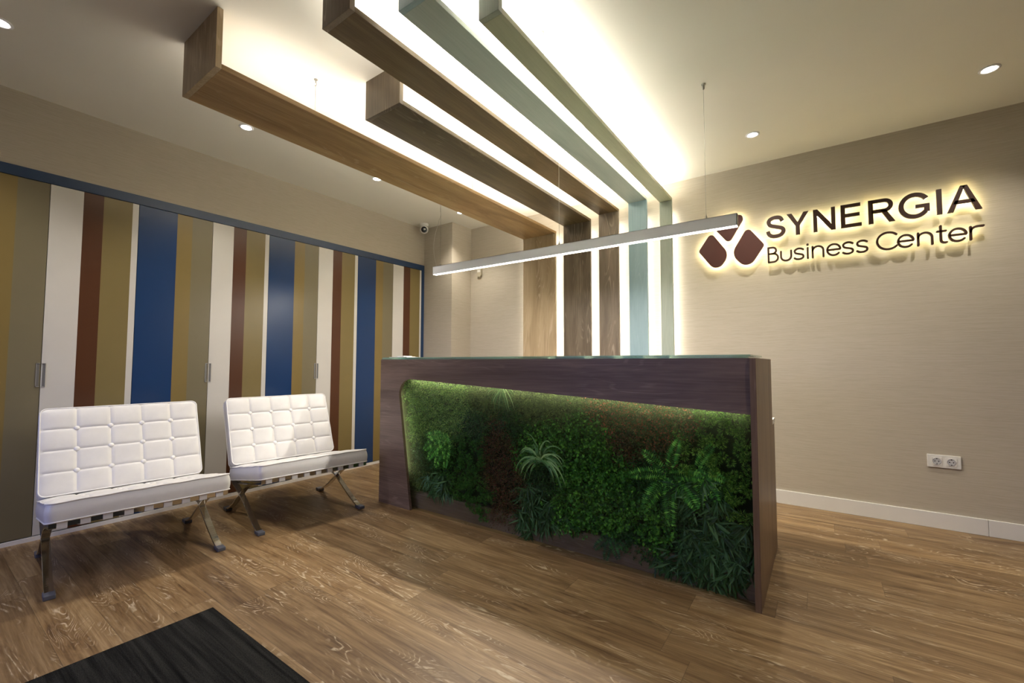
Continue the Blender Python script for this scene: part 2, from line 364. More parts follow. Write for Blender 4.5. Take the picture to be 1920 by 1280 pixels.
struct('baseboard_right', B((XR-0.014, YR, 0), (XR, D-0.014, 0.104)), MAT['skirting'])

# ---------------------------------------------------------------- striped wardrobes
U0, PITCH = 0.055, 0.914
ZB, ZT = 0.032, 2.238
xf = XL
sB = [('door_blue', 0.231), ('door_gold', 0.098), ('door_grey', 0.140)]
sA = [('door_white', 0.155), ('door_brown', 0.100), ('door_olive', 0.154), ('door_white', 0.036)]
def door(root, y0, stripes, hinge_right):
    names = []; bm = BM(); y = y0; W = sum(s for _, s in stripes); g = 0.0015
    for i, (mn, wd) in enumerate(stripes):
        a = y+(g if i == 0 else 0); b = y+wd-(g if i == len(stripes)-1 else 0)
        for f in box(bm, (xf-0.019, a, ZB), (xf, b, ZT)): f.material_index = i
        y += wd
    d = obj('door', bm, [MAT[s] for s, _ in stripes], root, label='blue, gold and grey striped door' if stripes is sB else 'white, brown and olive striped door')
    hy0, hy1 = (y0+0.004, y0+0.021) if not hinge_right else (y0+W-0.021, y0+W-0.004)
    bm = BM()
    z0, z1, t = 0.946, 1.094, 0.003
    box(bm, (xf-0.001, hy0, z0), (xf+0.004, hy1, z0+t)); box(bm, (xf-0.001, hy0, z1-t), (xf+0.004, hy1, z1))
    if hinge_right: box(bm, (xf-0.001, hy0, z0), (xf+0.004, hy0+t, z1))
    else: box(bm, (xf-0.001, hy1-t, z0), (xf+0.004, hy1, z1))
    h = obj('handle', bm, MAT['handle'], d, label='satin recessed pull')
    obj('pull_recess', B((xf-0.001, hy0+t*0.9, z0+t), (xf+0.0012, hy1-t*0.9, z1-t)), MAT['handle_in'], h)
WL = ['striped wardrobe unit nearest the viewer, its blue door cut by the left picture edge',
      'striped wardrobe unit behind the nearer white chair, blue door left of its white door',
      'striped wardrobe unit behind the farther white chair, blue stripe above the chair back',
      'striped wardrobe unit in the far corner, partly hidden by the reception desk']
for k in range(4):
    y0 = U0+(k-0)*PITCH
    if k == 0: lab = 'striped wardrobe unit cut by the left picture edge, left of the nearer white chair'
    elif k == 1: lab = 'striped wardrobe unit whose blue door rises behind the nearer white chair'
    elif k == 2: lab = 'striped wardrobe unit whose blue door rises behind the farther white chair'
    else: lab = 'striped wardrobe unit in the far corner, partly hidden by the reception desk'
    r = thing('wardrobe', lab, 'wardrobe', (XL-0.3, y0+PITCH/2, 0), 'striped wardrobe units along the left wall')
    bm = BM(); y1 = y0+PITCH-(0.004 if k < 3 else 0.012)
    box(bm, (XL-0.6, y0+0.004, ZB), (XL-0.021, y0+0.02, ZT)); box(bm, (XL-0.6, y1-0.016, ZB), (XL-0.021, y1, ZT))
    box(bm, (XL-0.6, y0+0.02, ZB), (XL-0.59, y1-0.016, ZT)); box(bm, (XL-0.6, y0+0.02, ZB), (XL-0.021, y1-0.016, ZB+0.016)); box(bm, (XL-0.6, y0+0.02, ZT-0.016), (XL-0.021, y1-0.016, ZT))
    obj('carcass', bm, MAT['dark'], r)
    door(r, y0, sB, True); door(r, y0+0.469, sA if k < 3 else [('door_white', 0.155), ('door_brown', 0.100), ('door_olive', 0.154), ('door_white', 0.027)], False)
# unit before the first: same kind, stands left of the picture edge (its door shows in the chrome and glass)
r = thing('wardrobe', 'striped wardrobe unit standing left of the picture edge, out of view', 'wardrobe', (XL-0.3, U0-PITCH/2, 0), 'striped wardrobe units along the left wall')
obj('carcass', B((XL-0.6, U0-PITCH, ZB), (XL-0.021, U0-0.004, ZT)), MAT['dark'], r)
door(r, U0-PITCH, sB, True); door(r, U0-PITCH+0.469, sA, False)
r = thing('blue_surround', 'dark blue painted frame around the striped wardrobes', 'frame', (XL, 3.72, 0))
obj('top_rail', B((XL-0.03, -0.90, ZT+0.003), (XL+0.006, 3.742, FT)), MAT['frame_blue'], r)
obj('side_post', B((XL-0.03, 3.702, 0), (XL+0.006, 3.742, ZT+0.003)), MAT['frame_blue'], r)
tag(obj('plinth_strip', B((XL-0.55, -0.88, 0), (XL+0.004, 3.700, ZB-0.006)), MAT['skirting']), 'low pale grey plinth strip under the striped wardrobes', 'plinth')

# ---------------------------------------------------------------- ceiling ribbons
YF = D-0.10; TB = 0.026
BEAMS = [ # x0,x1,z,yend, mat horizontal, mat vertical, hooks y, text
 (-2.670, -2.262, 2.478, 0.800, 'oak', 'oak_z', (1.36, 2.78), 'widest light oak ribbon beam, leftmost of the five, with the spotlights beside it'),
 (-2.162, -1.858, 2.535, 1.545, 'umber', 'umber_z', (2.25, 3.14), 'dark umber oak ribbon beam right of the light oak one, shortest of the browns'),
 (-1.765, -1.563, 2.577, 1.030, 'brown', 'brown_z', (1.88, 2.88), 'mid brown oak ribbon beam in the middle of the five'),
 (-1.460, -1.285, 2.628, 1.200, 'bluegrey', 'bluegrey_z', (1.60, 2.71), 'pale blue-grey ribbon beam between the brown and the sage ones'),
 (-1.165, -1.058, 2.576, 1.392, 'sage', 'sage_z', (1.81, 2.82), 'narrow sage green ribbon beam, rightmost of the five'),
]
for x0, x1, z, ye, mh, mv, hk, lab in BEAMS:
    xc = (x0+x1)/2
    r = thing('ribbon_beam', lab, 'beam', (xc, YF, 0), 'wooden ribbon beams folded from wall to ceiling')
    obj('soffit_board', B((x0, ye+TB, z), (x1, YF+TB, z+TB)), MAT[mh], r, bevel=0.001)
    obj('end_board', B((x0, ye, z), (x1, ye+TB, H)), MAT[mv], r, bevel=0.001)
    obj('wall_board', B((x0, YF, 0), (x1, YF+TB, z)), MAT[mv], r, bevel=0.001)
    bm = BM()
    for q in (0.4, 1.6): box(bm, (xc-0.02, YF+TB, q), (xc+0.02, D, q+0.03))
    obj('spacer', bm, MAT['steel'], r)
    nx = [xc] if x1-x0 < 0.25 else [x0+0.08, x1-0.08]
    bm = BM()
    for xx in nx: box(bm, (xx-0.006, ye+0.08, z+TB), (xx+0.006, YF-0.02, z+TB+0.004))
    obj('led_strip', bm, MAT['led'], r)
    for hy in hk:
        hx = xc+0.2*(x1-x0)
        hw = BM(); tube(hw, [(hx, hy, z+TB), (hx, hy, H-0.035)], 0.0012, 6)
        hw_o = obj('suspension_wire', hw, MAT['steel'], r)
        bm = BM(); lathe(bm, [(0.011, H-0.001), (0.011, H-0.004), (0.003, H-0.006), (0.0025, H-0.022)], (hx, hy, 0), 12)
        tube(bm, [(hx+0.009*math.sin(a)-0.0, hy, H-0.031+0.009*math.cos(a)) for a in np.linspace(0, 4.6, 12)], 0.0016, 6)
        obj('ceiling_hook', bm, MAT['steel'], hw_o, smooth='auto')
    L = YF-0.02-(ye+0.08); yc = (YF-0.02+ye+0.08)/2
    for xx in nx:
        light('cove_light', 'AREA', (xx, yc, z+TB+0.008), (math.pi, 0, 0), P_COVE*{'oak': 0.45, 'umber': 0.75}.get(mh, 1.0)*L/3.0/len(nx), COVE, r, shape='RECTANGLE', size=0.02, size_y=L)
    for xx in ([x0+0.02, x1-0.02]):
        light('back_light', 'AREA', (xx, YF+TB+0.012, 1.33), (math.pi/2, 0, 0), P_BACK, COVE, r, shape='RECTANGLE', size=0.015, size_y=2.3)

# ---------------------------------------------------------------- downlights
def downlight(x, y, lab):
    r = thing('downlight', lab, 'ceiling light', (x, y, H), 'round recessed downlights')
    bm = BM(); lathe(bm, [(0.030, H-0.0005), (0.045, H-0.0005), (0.046, H-0.004), (0.040, H-0.007), (0.031, H-0.005), (0.030, H-0.0005)], (x, y, 0), 28, cap=False)
    obj('trim_ring', bm, MAT['alu'], r, smooth=True)
    bm = BM(); lathe(bm, [(0.0295, H-0.0006), (0.0295, H-0.003), (0.012, H-0.0045)], (x, y, 0), 24)
    obj('lamp', bm, MAT['lamp'], r)
    light('downlight_spot', 'SPOT', (x, y, H-0.02), (0, 0, 0), P_SPOT, WARM, r, spot_size=math.radians(116), spot_blend=0.9, shadow_soft_size=0.022)
downlight(-3.245, 0.224, 'downlight cut by the left picture edge, nearest of the left row')
downlight(-3.28, 1.365, 'downlight above the nearer white chair, beside the near end of the oak beam')
downlight(-3.24, 2.452, 'downlight halfway along the light oak beam, third from near in the left row')
downlight(-3.217, 3.547, 'downlight nearest the corner security camera')
downlight(-0.358, 3.54, 'downlight on the right ceiling nearest the hanging wire of the pendant')
downlight(0.828, 3.507, 'downlight at the far right of the ceiling above the end of the sign')
downlight(0.83, 1.6, 'downlight above and right of the viewer, outside the picture')
downlight(0.83, -0.3, 'downlight behind the viewer on the right, outside the picture')

# ---------------------------------------------------------------- linear pendant
PX0, PX1, PY0, PY1, PZ0, PZ1 = -2.770, -0.360, 2.700, 2.745, 1.878, 1.947
r = thing('pendant_lamp', 'long slim white linear pendant lamp hanging over the reception desk', 'lamp', ((PX0+PX1)/2, 2.72, PZ0))
bm = BM(); box(bm, (PX0, PY0, PZ0), (PX1, PY0+0.003, PZ1)); box(bm, (PX0, PY1-0.003, PZ0), (PX1, PY1, PZ1)); box(bm, (PX0, PY0, PZ1-0.003), (PX1, PY1, PZ1))
box(bm, (PX0, PY0, PZ0), (PX0+0.003, PY1, PZ1)); box(bm, (PX1-0.003, PY0, PZ0), (PX1, PY1, PZ1))
obj('housing', bm, MAT['alu'], r)
obj('diffuser', B((PX0+0.004, PY0+0.004, PZ0-0.0015), (PX1-0.004, PY1-0.004, PZ0+0.004)), MAT['pend_e'], r)
light('pendant_light', 'AREA', ((PX0+PX1)/2, 2.722, PZ0-0.004), (0, 0, 0), P_PEND, (1, 0.94, 0.84), r, shape='RECTANGLE', size=PX1-PX0-0.02, size_y=0.035)
for xw in (-2.70, -1.512, -0.526):
    bm = BM(); tube(bm, [(xw, 2.722, PZ1+0.02), (xw, 2.722, H-0.03)], 0.0011, 6); wr = obj('suspension_wire', bm, MAT['steel'], r)
    bm = BM(); lathe(bm, [(0.012, H-0.0005), (0.012, H-0.004), (0.0085, H-0.006), (0.006, H-0.030), (0.003, H-0.034)], (xw, 2.722, 0), 16)
    obj('ceiling_cap', bm, MAT['steel'], wr, smooth='auto')
    bm = BM(); lathe(bm, [(0.006, PZ1), (0.006, PZ1+0.018), (0.003, PZ1+0.022), (0.002, PZ1+0.032)], (xw, 2.722, 0), 12)
    obj('cable_gripper', bm, MAT['steel'], wr, smooth='auto')
bm = BM(); pts = []
for t in np.linspace(0, 1, 40):
    zz = PZ1+(2.48-PZ1)*t+0.0
    pts.append((-2.745+0.045*t-0.055*math.sin(math.pi*min(1, t*1.25)) * (1 if t < 0.8 else 1) + 0.004*math.sin(t*30)*(t > 0.75), 2.722+0.004*math.cos(t*30)*(t > 0.75), zz))
pts.append((-2.70, 2.724, H-0.03))
tube(bm, pts, 0.0018, 6); obj('power_cable', bm, MAT['cable'], r, smooth=True)

# ---------------------------------------------------------------- wall sign
YS = D-0.052
def stroke(bm, pts, wd, y0, y1, closed=False, cap='butt', n=8):
    P = [Vector((x, z)) for x, z in pts]; m = len(P); Lf, Rt = [], []
    for i in range(m):
        if closed: a, b = P[i-1], P[(i+1) % m]
        else: a, b = P[max(i-1, 0)], P[min(i+1, m-1)]
        d1 = (P[i]-a).normalized() if (P[i]-a).length > 1e-9 else (b-P[i]).normalized()
        d2 = (b-P[i]).normalized() if (b-P[i]).length > 1e-9 else d1
        t = (d1+d2).normalized(); nrm = Vector((-t.y, t.x)); c = max(0.35, nrm.dot(Vector((-d1.y, d1.x))))
        Lf.append(P[i]+nrm*wd/2/c); Rt.append(P[i]-nrm*wd/2/c)
    def vv(p): return bm.verts.new((p.x, y0, p.y)), bm.verts.new((p.x, y1, p.y))
    l = [vv(p) for p in Lf]; q = [vv(p) for p in Rt]
    for i in range(m if closed else m-1):
        j = (i+1) % m
        bm.faces.new((l[i][0], l[j][0], q[j][0], q[i][0])); bm.faces.new((l[i][1], l[j][1], q[j][1], q[i][1]))
        bm.faces.new((l[i][0], l[j][0], l[j][1], l[i][1])); bm.faces.new((q[i][0], q[j][0], q[j][1], q[i][1]))
    if not closed:
        for i in (0, m-1):
            if cap == 'butt': bm.faces.new((l[i][0], q[i][0], q[i][1], l[i][1]))
            else:
                a, b = (Lf[i], Rt[i]) if i == m-1 else (Rt[i], Lf[i]); c = P[i]
                st = (a-c); pr = []
                for k in range(1, n):
                    an = -math.pi*k/n; pr.append(c+Vector((st.x*math.cos(an)-st.y*math.sin(an), st.x*math.sin(an)+st.y*math.cos(an))))
                arc = [(l[i] if i == m-1 else q[i])]+[vv(p) for p in pr]+[(q[i] if i == m-1 else l[i])]
                bm.faces.new([v[0] for v in arc]); bm.faces.new([v[1] for v in arc])
                for u1, u2 in zip(arc, arc[1:]): bm.faces.new((u1[0], u2[0], u2[1], u1[1]))
def cat(pts, n=8):
    P = [Vector(p) for p in pts]; P = [P[0]*2-P[1]]+P+[P[-1]*2-P[-2]]; out = []
    for i in range(1, len(P)-2):
        for k in range(n):
            t = k/n; a, b, c, d = P[i-1:i+3]
            out.append(tuple(0.5*((2*b)+(c-a)*t+(2*a-5*b+4*c-d)*t*t+(3*b-a-3*c+d)*t**3)))
    out.append(tuple(P[-2])); return out
def arc(cx, cz, rx, rz, a0, a1, n=24):
    return [(cx+rx*math.cos(math.radians(a)), cz+rz*math.sin(math.radians(a))) for a in np.linspace(a0, a1, n)]
Z0, Z1 = 2.109, 2.281; SW = 0.0275
def boxed(x0, x1, pts, z0=Z0, z1=Z1): return [(x0+(x1-x0)*a, z0+(z1-z0)*b) for a, b in pts]
def L_S(bm, y0, y1, e):
    stroke(bm, cat(boxed(-0.328, -0.196, [(0.09, .335), (.135, .20), (.28, .10), (.52, .072), (.76, .12), (.895, .26), (.83, .40), (.52, .50), (.24, .585), (.135, .72), (.22, .865), (.48, .928), (.73, .885), (.85, .73)], Z0-.002, Z1+.004)), SW-e, y0, y1)
def L_Y(bm, y0, y1, e):
    s = SW-e; x0, x1 = -.186, -.043; xm = (x0+x1)/2; zm = Z0+.072
    prism_xz(bm, [(xm-s/2, Z0+e/2), (xm+s/2, Z0+e/2), (xm+s/2, zm), (x1-e/2, Z1-e/2), (x1-s*1.2, Z1-e/2), (xm, zm+s*.95), (x0+s*1.2, Z1-e/2), (x0+e/2, Z1-e/2), (xm-s/2, zm)], y0, y1)
def L_N(bm, y0, y1, e):
    s = SW-e; x0, x1 = -.014+e/2, .123-e/2; a, b = Z0+e/2, Z1-e/2
    prism_xz(bm, [(x0, a), (x0+s*.92, a), (x0+s*.92, b-.048), (x1-s*.98, a), (x1, a), (x1, b), (x1-s*.92, b), (x1-s*.92, a+.048), (x0+s*.98, b), (x0, b)], y0, y1)
def L_E(bm, y0, y1, e):
    s = (SW-e)*.88; x0, x1 = .155+e/2, .276-e/2; a, b = Z0+e/2, Z1-e/2; m = (a+b)/2+.004
    prism_xz(bm, [(x0, a), (x1, a), (x1, a+s), (x0+s*1.1, a+s), (x0+s*1.1, m-s/2), (x1-.010, m-s/2), (x1-.010, m+s/2), (x0+s*1.1, m+s/2), (x0+s*1.1, b-s), (x1-.004, b-s), (x1-.004, b), (x0, b)], y0, y1)
def L_R(bm, y0, y1, e):
    s = SW-e; x0 = .315+e/2; a, b = Z0+e/2, Z1-e/2; h = s/2
    prism_xz(bm, [(x0, a), (x0+s, a), (x0+s, b), (x0, b)], y0, y1)
    zt, zb = b-h*.9, Z0+.086; rr = (zt-zb)/2
    stroke(bm, [(x0+s*.6, zt), (x0+.075, zt)]+arc(x0+.088, (zt+zb)/2, rr, rr, 88, -88, 18)+[(x0+.075, zb), (x0+s*.6, zb)], s*.9, y0, y1)
    prism_xz(bm, [(.461-s*1.15, a), (.461-e/2, a), (x0+.098, zb+.004), (x0+.066, zb+.004)], y0, y1)
def L_G(bm, y0, y1, e):
    s = SW-e; cx, cz, rx, rz = .564, (Z0+Z1)/2, .083-SW/2+.001, .090-SW/2
    stroke(bm, arc(cx, cz, rx, rz, 32, 322, 40), s, y0, y1)
    prism_xz(bm, [(.640-s, cz-.052), (.640, cz-.050), (.640, cz+.004), (.568, cz+.004), (.568, cz+.004-s*.85), (.640-s, cz+.004-s*.85)], y0, y1)
def L_I(bm, y0, y1, e): prism_xz(bm, [(.675+e/2, Z0+e/2), (.701-e/2, Z0+e/2), (.701-e/2, Z1-e/2), (.675+e/2, Z1-e/2)], y0, y1)
def L_A(bm, y0, y1, e):
    s = SW-e; x0, x1 = .724+e/2, .888-e/2; xm = .806; a, b = Z0+e/2, Z1-e/2
    prism_xz(bm, [(x0, a), (x0+s*1.1, a), (xm+s*.05, b-s*.55), (xm+s*.6, b), (xm-s*.6, b)], y0, y1)
    prism_xz(bm, [(x1-s*1.1, a), (x1, a), (xm+s*.6, b), (xm-s*.6, b), (xm-s*.05, b-s*.55)], y0, y1)
    prism_xz(bm, [(xm-.052, Z0+.052), (xm+.052, Z0+.052), (xm+.043, Z0+.052+s*.85), (xm-.043, Z0+.052+s*.85)], y0, y1)
# second line: rounded monoline lettering
QZ, XH = 1.914, 1.997; q = 0.0132
def rs(bm, pts, y0, y1, e, closed=False): stroke(bm, pts, q-e, y0, y1, closed, 'round')
mz, rxh = (QZ+XH)/2, (XH-QZ)/2
def L_B(bm, y0, y1, e):
    x0 = -.317; zt = 2.031
    rs(bm, [(x0, QZ), (x0, zt), (x0+.028, zt)]+arc(x0+.028, 2.006, .025, .025, 80, -80, 12)+[(x0+.004, 1.981)], y0, y1, e)
    rs(bm, [(x0+.028, 1.981)]+arc(x0+.032, (QZ+1.981)/2, .0335, .0335, 80, -80, 14)+[(x0, QZ)], y0, y1, e)
def L_u(bm, y0, y1, e):
    x0, x1 = -.231, -.163; c = (x0+x1)/2; rr = (x1-x0)/2
    rs(bm, [(x0, XH-.008), (x0, QZ+rr)]+arc(c, QZ+rr, rr, rr, 190, 350, 14)+[(x1, QZ+rr), (x1, XH-.008)], y0, y1, e)
def L_s(x0, x1):
    def f(bm, y0, y1, e):
        rs(bm, cat(boxed(x0, x1, [(.06, .13), (.3, .02), (.66, .02), (.92, .16), (.86, .38), (.5, .49), (.16, .60), (.10, .82), (.34, .97), (.66, .98), (.92, .87)], QZ-.001, XH+.001), 5), y0, y1, e)
    return f
def L_i(bm, y0, y1, e):
    rs(bm, [(-.055, QZ), (-.055, XH-.004)], y0, y1, e); rs(bm, [(-.0552, 2.019), (-.0548, 2.0195)], y0, y1, e-.003)
def L_n(x0, x1):
    def f(bm, y0, y1, e):
        rr = (x1-x0)/2; c = (x0+x1)/2
        rs(bm, [(x0, QZ), (x0, XH-rr)]+arc(c, XH-rr, rr, rr, 172, 8, 14)+[(x1, XH-rr), (x1, QZ)], y0, y1, e)
        rs(bm, [(x0, XH-rr), (x0, XH)], y0, y1, e)
    return f
def L_e(x0, x1):
    def f(bm, y0, y1, e):
        c = (x0+x1)/2; rx = (x1-x0)/2
        rs(bm, [(x0+.004, mz+.001), (x1-.002, mz+.001)]+arc(c, mz, rx, rxh, 6, 318, 34), y0, y1, e)
    return f
def L_C(bm, y0, y1, e): rs(bm, arc(.418, 1.972, .060, .060, 42, 318, 34), y0, y1, e)
def L_t(bm, y0, y1, e):
    x = .688
    rs(bm, [(x, 2.028), (x, QZ+.022)]+arc(x+.020, QZ+.018, .020, .018, 195, 290, 8), y0, y1, e); rs(bm, [(.672, 1.993), (.712, 1.993)], y0, y1, e)
def L_r(bm, y0, y1, e):
    rs(bm, [(.829, QZ), (.829, XH)], y0, y1, e); rs(bm, [(.829, XH-.034)]+arc(.863, XH-.034, .034, .034, 170, 95, 8)+[(.888, XH)], y0, y1, e)
def rounded(pts, rad, n=10):
    out = []; m = len(pts)
    for i in range(m):
        p = Vector(pts[i]); a = Vector(pts[i-1]); b = Vector(pts[(i+1) % m]); rr = rad[i]
        d1 = (a-p).normalized(); d2 = (b-p).normalized(); ang = d1.angle(d2); t = min(rr/math.tan(ang/2), 0.48*min((a-p).length, (b-p).length)); rr = t*math.tan(ang/2)
        bis = (d1+d2).normalized(); c = p+bis*(rr/math.sin(ang/2)); s = p+d1*t-c; f = p+d2*t-c
        a0 = math.atan2(s.y, s.x); a1 = math.atan2(f.y, f.x); da = (a1-a0+math.pi) % (2*math.pi)-math.pi
        out += [(c.x+rr*math.cos(a0+da*k/n), c.y+rr*math.sin(a0+da*k/n)) for k in range(n+1)]
    return out
def petal(pts, rad):
    def f(bm, y0, y1, e):
        P = rounded(pts, rad); c = Vector((sum(p[0] for p in P)/len(P), sum(p[1] for p in P)/len(P)))
        out = []
        for p in P:
            d = Vector(p)-c; out.append(tuple(c+d*(1-e*.5/max(d.length, .02))))
        prism_xz(bm, out, y0, y1)
    return f
sign = thing('wall_sign', 'illuminated wall sign of dark letters and a three-petal emblem on the beige wall', 'sign', (0.03, YS, 1.89))
def glyph(name, fn, m, lab, eh=0.006):
    bm = BM(); fn(bm, YS-0.005, YS+0.012, 0.0); g = obj(name, bm, MAT[m], sign, label=lab)
    bm = BM(); fn(bm, YS+0.013, YS+0.016, eh); obj('halo_light', bm, MAT['halo'], g)
for ch, fn in zip('SYNERGIA', (L_S, L_Y, L_N, L_E, L_R, L_G, L_I, L_A)): glyph('letter', fn, 'sign_dark', 'large dark brown capital %s' % ch)
for ch, fn in (('B', L_B), ('u', L_u), ('s', L_s(-.145, -.079)), ('i', L_i), ('n', L_n(-.024, .043)), ('e', L_e(.067, .146)), ('s', L_s(.158, .224)), ('s', L_s(.240, .306)),
               ('C', L_C), ('e', L_e(.471, .551)), ('n', L_n(.575, .645)), ('t', L_t), ('e', L_e(.729, .809)), ('r', L_r)):
    glyph('letter', fn, 'sign_dark', 'small rounded dark letter %s' % ch, 0.004)
glyph('petal', petal([(-.846, 2.078), (-.742, 2.232), (-.600, 2.020), (-.705, 1.878)], [.028, .030, .10, .085]), 'sign_red', 'left red-brown petal of the emblem')
glyph('petal', petal([(-.342, 2.064), (-.462, 2.232), (-.590, 2.016), (-.466, 1.872)], [.028, .030, .10, .085]), 'sign_red', 'right red-brown petal of the emblem')
glyph('petal', petal([(-.500, 2.345), (-.493, 2.300), (-.604, 2.112), (-.712, 2.255), (-.700, 2.345)], [.03, .04, .03, .04, .03]), 'sign_red', 'upper red-brown petal behind the pendant lamp end')
obj('acrylic_plate', B((-.345, D-0.030, 1.885), (.905, D-0.027, 2.335)), MAT['acrylic'], sign, label='clear acrylic plate behind the letters')
for x, z in ((-.74, 2.08), (-.46, 2.08), (-.60, 2.28), (.43, 1.915), (.688, 2.0), (.11, 1.955), (.688, 2.2), (.0, 2.2), (.33, 2.2), (-.11, 2.16)): bm = BM(); lathe(bm, [(0.0025, YS+0.012), (0.0025, D)], (x, 0, z), 8, 'Y'); obj('stand_off', bm, MAT['steel'], sign)

# ---------------------------------------------------------------- double socket, camera, sensor
r = thing('double_socket', 'white double power socket on the beige wall above the skirting', 'socket', (0.659, D, 0.446))
obj('cover_plate', B((0.577, D-0.010, 0.404), (0.741, D, 0.488)), MAT['white'], r, bevel=0.002)
for xs in (0.6235, 0.6945):
    bm = BM(); box(bm, (xs-0.026, D-0.013, 0.42), (xs+0.026, D-0.010, 0.472))
    s = obj('socket_insert', bm, MAT['white'], r)
    bm = BM(); lathe(bm, [(0.0215, D-0.0145), (0.0215, D-0.0132), (0.0195, D-0.0132), (0.0195, D-0.0145)], (xs, 0, 0.446), 24, 'Y', cap=False); lathe(bm, [(0.0195, D-0.0132), (0.0195, D-0.0134)], (xs, 0, 0.446), 24, 'Y')
    wl = obj('socket_well', bm, MAT['socket_in'], s)
    bm = BM()
    for dx in (-.0095, .0095): lathe(bm, [(0.003, D-0.0135), (0.003, D-0.014)], (xs+dx, 0, 0.446), 10, 'Y')
    box(bm, (xs-.003, D-0.0145, 0.427), (xs+.003, D-0.0135, 0.431)); box(bm, (xs-.003, D-0.0145, 0.461), (xs+.003, D-0.0135, 0.465))
    obj('contact_hole', bm, MAT['black'], wl)
cx, cy = -3.845, 3.60
r = thing('security_camera', 'white dome security camera on the ceiling in the far left corner', 'camera', (cx, cy, H))
bm = BM(); lathe(bm, [(0.050, H-0.0005), (0.052, H-0.006), (0.050, H-0.022), (0.046, H-0.034)], (cx, cy, 0), 28); obj('base', bm, MAT['cctv'], r, smooth='auto')
Rb = Matrix.Translation((cx, cy, H-0.068)) @ Vector((0.69, -0.66, -0.28)).to_track_quat('Z', 'X').to_matrix().to_4x4()
bm = BM(); bmesh.ops.create_uvsphere(bm, u_segments=24, v_segments=16, radius=0.050, matrix=Rb)
bl_ = obj('ball_head', bm, MAT['cctv'], r, smooth=True)
bm = BM(); lathe(bm, [(0.034, 0.036), (0.035, 0.044), (0.028, 0.048), (0.010, 0.050)], n=24); bm.transform(Rb); fc = obj('lens_ring', bm, MAT['black'], bl_, smooth='auto')
bm = BM(); lathe(bm, [(0.013, 0.049), (0.013, 0.053), (0.005, 0.055)], n=16); bm.transform(Rb); obj('lens', bm, MAT['steel'], fc, smooth='auto')
r = thing('wall_sensor', 'small beige sensor on the back wall just under the pendant lamp', 'sensor', (-3.37, D, 2.2))
bm = BM(); prism_xz(bm, rounded([(-3.40, 2.25), (-3.337, 2.25), (-3.337, 2.15), (-3.40, 2.15)], [.004, .004, .028, .028]), D-0.03, D); obj('sensor_case', bm, MAT['beige'], r)
obj('sensor_window', B((-3.392, D-0.033, 2.205), (-3.345, D-0.03, 2.235)), MAT['cctv'], r)

# ---------------------------------------------------------------- door mat
bm = BM(); box(bm, (-2.245, -1.1, 0.0), (0.6, 0.862, 0.009))
tag(obj('door_mat', bm, MAT['mat'], bevel=0.002), 'black ribbed door mat on the oak floor in the near left corner', 'mat')

# ---------------------------------------------------------------- reception desk
FY = 2.258
DX0, DX1 = -2.893, -0.238
desk = thing('reception_desk', 'dark brown wood reception desk with a slanted opening full of greenery', 'desk', ((DX0+DX1)/2, 2.6, 0))
xs0 = DX1-0.026
open_ = rounded([(-2.530, -0.001), (-2.690, 0.983), (xs0+.001, 0.866), (xs0+.001, -0.001)], [.0001, .12, .0001, .0001], 14)
inner = rounded([(-2.530, 0.0), (-2.690, 0.983), (xs0, 0.866)], [.0001, .12, .0001], 14)
inner = [(-2.530, 0.0)]+inner[11:-11]+[(xs0, 0.866)]
inner = [(x, max(z, 0)) for x, z in inner]
outer = [(xs0, 1.125), (DX0, 1.125), (DX0, 0.0)]
bm = BM()
def strip(bm, A, Bp, y0, y1):   # quads between two point lists of equal length
    va = [[bm.verts.new((x, y, z)) for x, z in A] for y in (y0, y1)]; vb = [[bm.verts.new((x, y, z)) for x, z in Bp] for y in (y0, y1)]
    n = len(A)
    for k in (0, 1):
        for i in range(n-1): bm.faces.new((va[k][i], va[k][i+1], vb[k][i+1], vb[k][i]))
    for L_ in (va, vb):
        for i in range(n-1): bm.faces.new((L_[0][i], L_[0][i+1], L_[1][i+1], L_[1][i]))
    for i in (0, n-1): bm.faces.new((va[0][i], vb[0][i], vb[1][i], va[1][i]))
out_m = []
for i, (x, z) in enumerate(inner):
    t = i/(len(inner)-1)
    if i == 0: out_m.append((DX0, 0.0))
    elif i == len(inner)-1: out_m.append((xs0, 1.125))
    elif t < 0.5: out_m.append((DX0, 0.80+0.325*t/0.5))
    else: out_m.append((DX0+(x-DX0)*(t-0.5)/0.5*0.9, 1.125))
k0 = min(range(len(out_m)), key=lambda i: abs(out_m[i][0]-DX0)+abs(out_m[i][1]-1.125)); out_m[k0] = (DX0, 1.125)
strip(bm, inner, out_m, FY, FY+0.022)
obj('front_panel', bm, MAT['desk'], desk)
obj('side_panel', B((xs0, FY-0.012, 0), (DX1, 2.985, 1.125)), MAT['desk_z'], desk, bevel=0.001, label='right side panel')
obj('side_panel', B((DX0, FY+0.022, 0), (DX0+0.026, 2.985, 1.125)), MAT['desk_z'], desk)
obj('counter_top', B((DX0+0.026, FY+0.022, 1.097), (xs0, 2.62, 1.125)), MAT['desk'], desk)
obj('worktop_side', B((xs0, 2.985, 0), (DX1, 3.10, 0.742)), MAT['desk_z'], desk)
bm = B((DX0+0.03, 2.62, 0.742), (xs0, 3.118, 0.770)); box(bm, (xs0, 2.986, 0.742), (DX1+0.002, 3.118, 0.770))
obj('worktop', bm, MAT['white'], desk, label='white lower worktop')
obj('back_panel', B((DX0+0.026, 2.50, 0.0), (xs0, 2.52, 1.097)), MAT['desk'], desk)
obj('glass_top', B((DX0+0.02, FY-0.002, 1.1335), (DX1-0.022, 2.74, 1.1415)), MAT['glass_edge'], desk, label='upper clear glass sheet with green edge')
obj('glass_top', B((DX0+0.005, FY+0.004, 1.1255), (DX1-0.03, 2.72, 1.1325)), MAT['glass_edge'], desk, label='lower clear glass sheet with green edge')
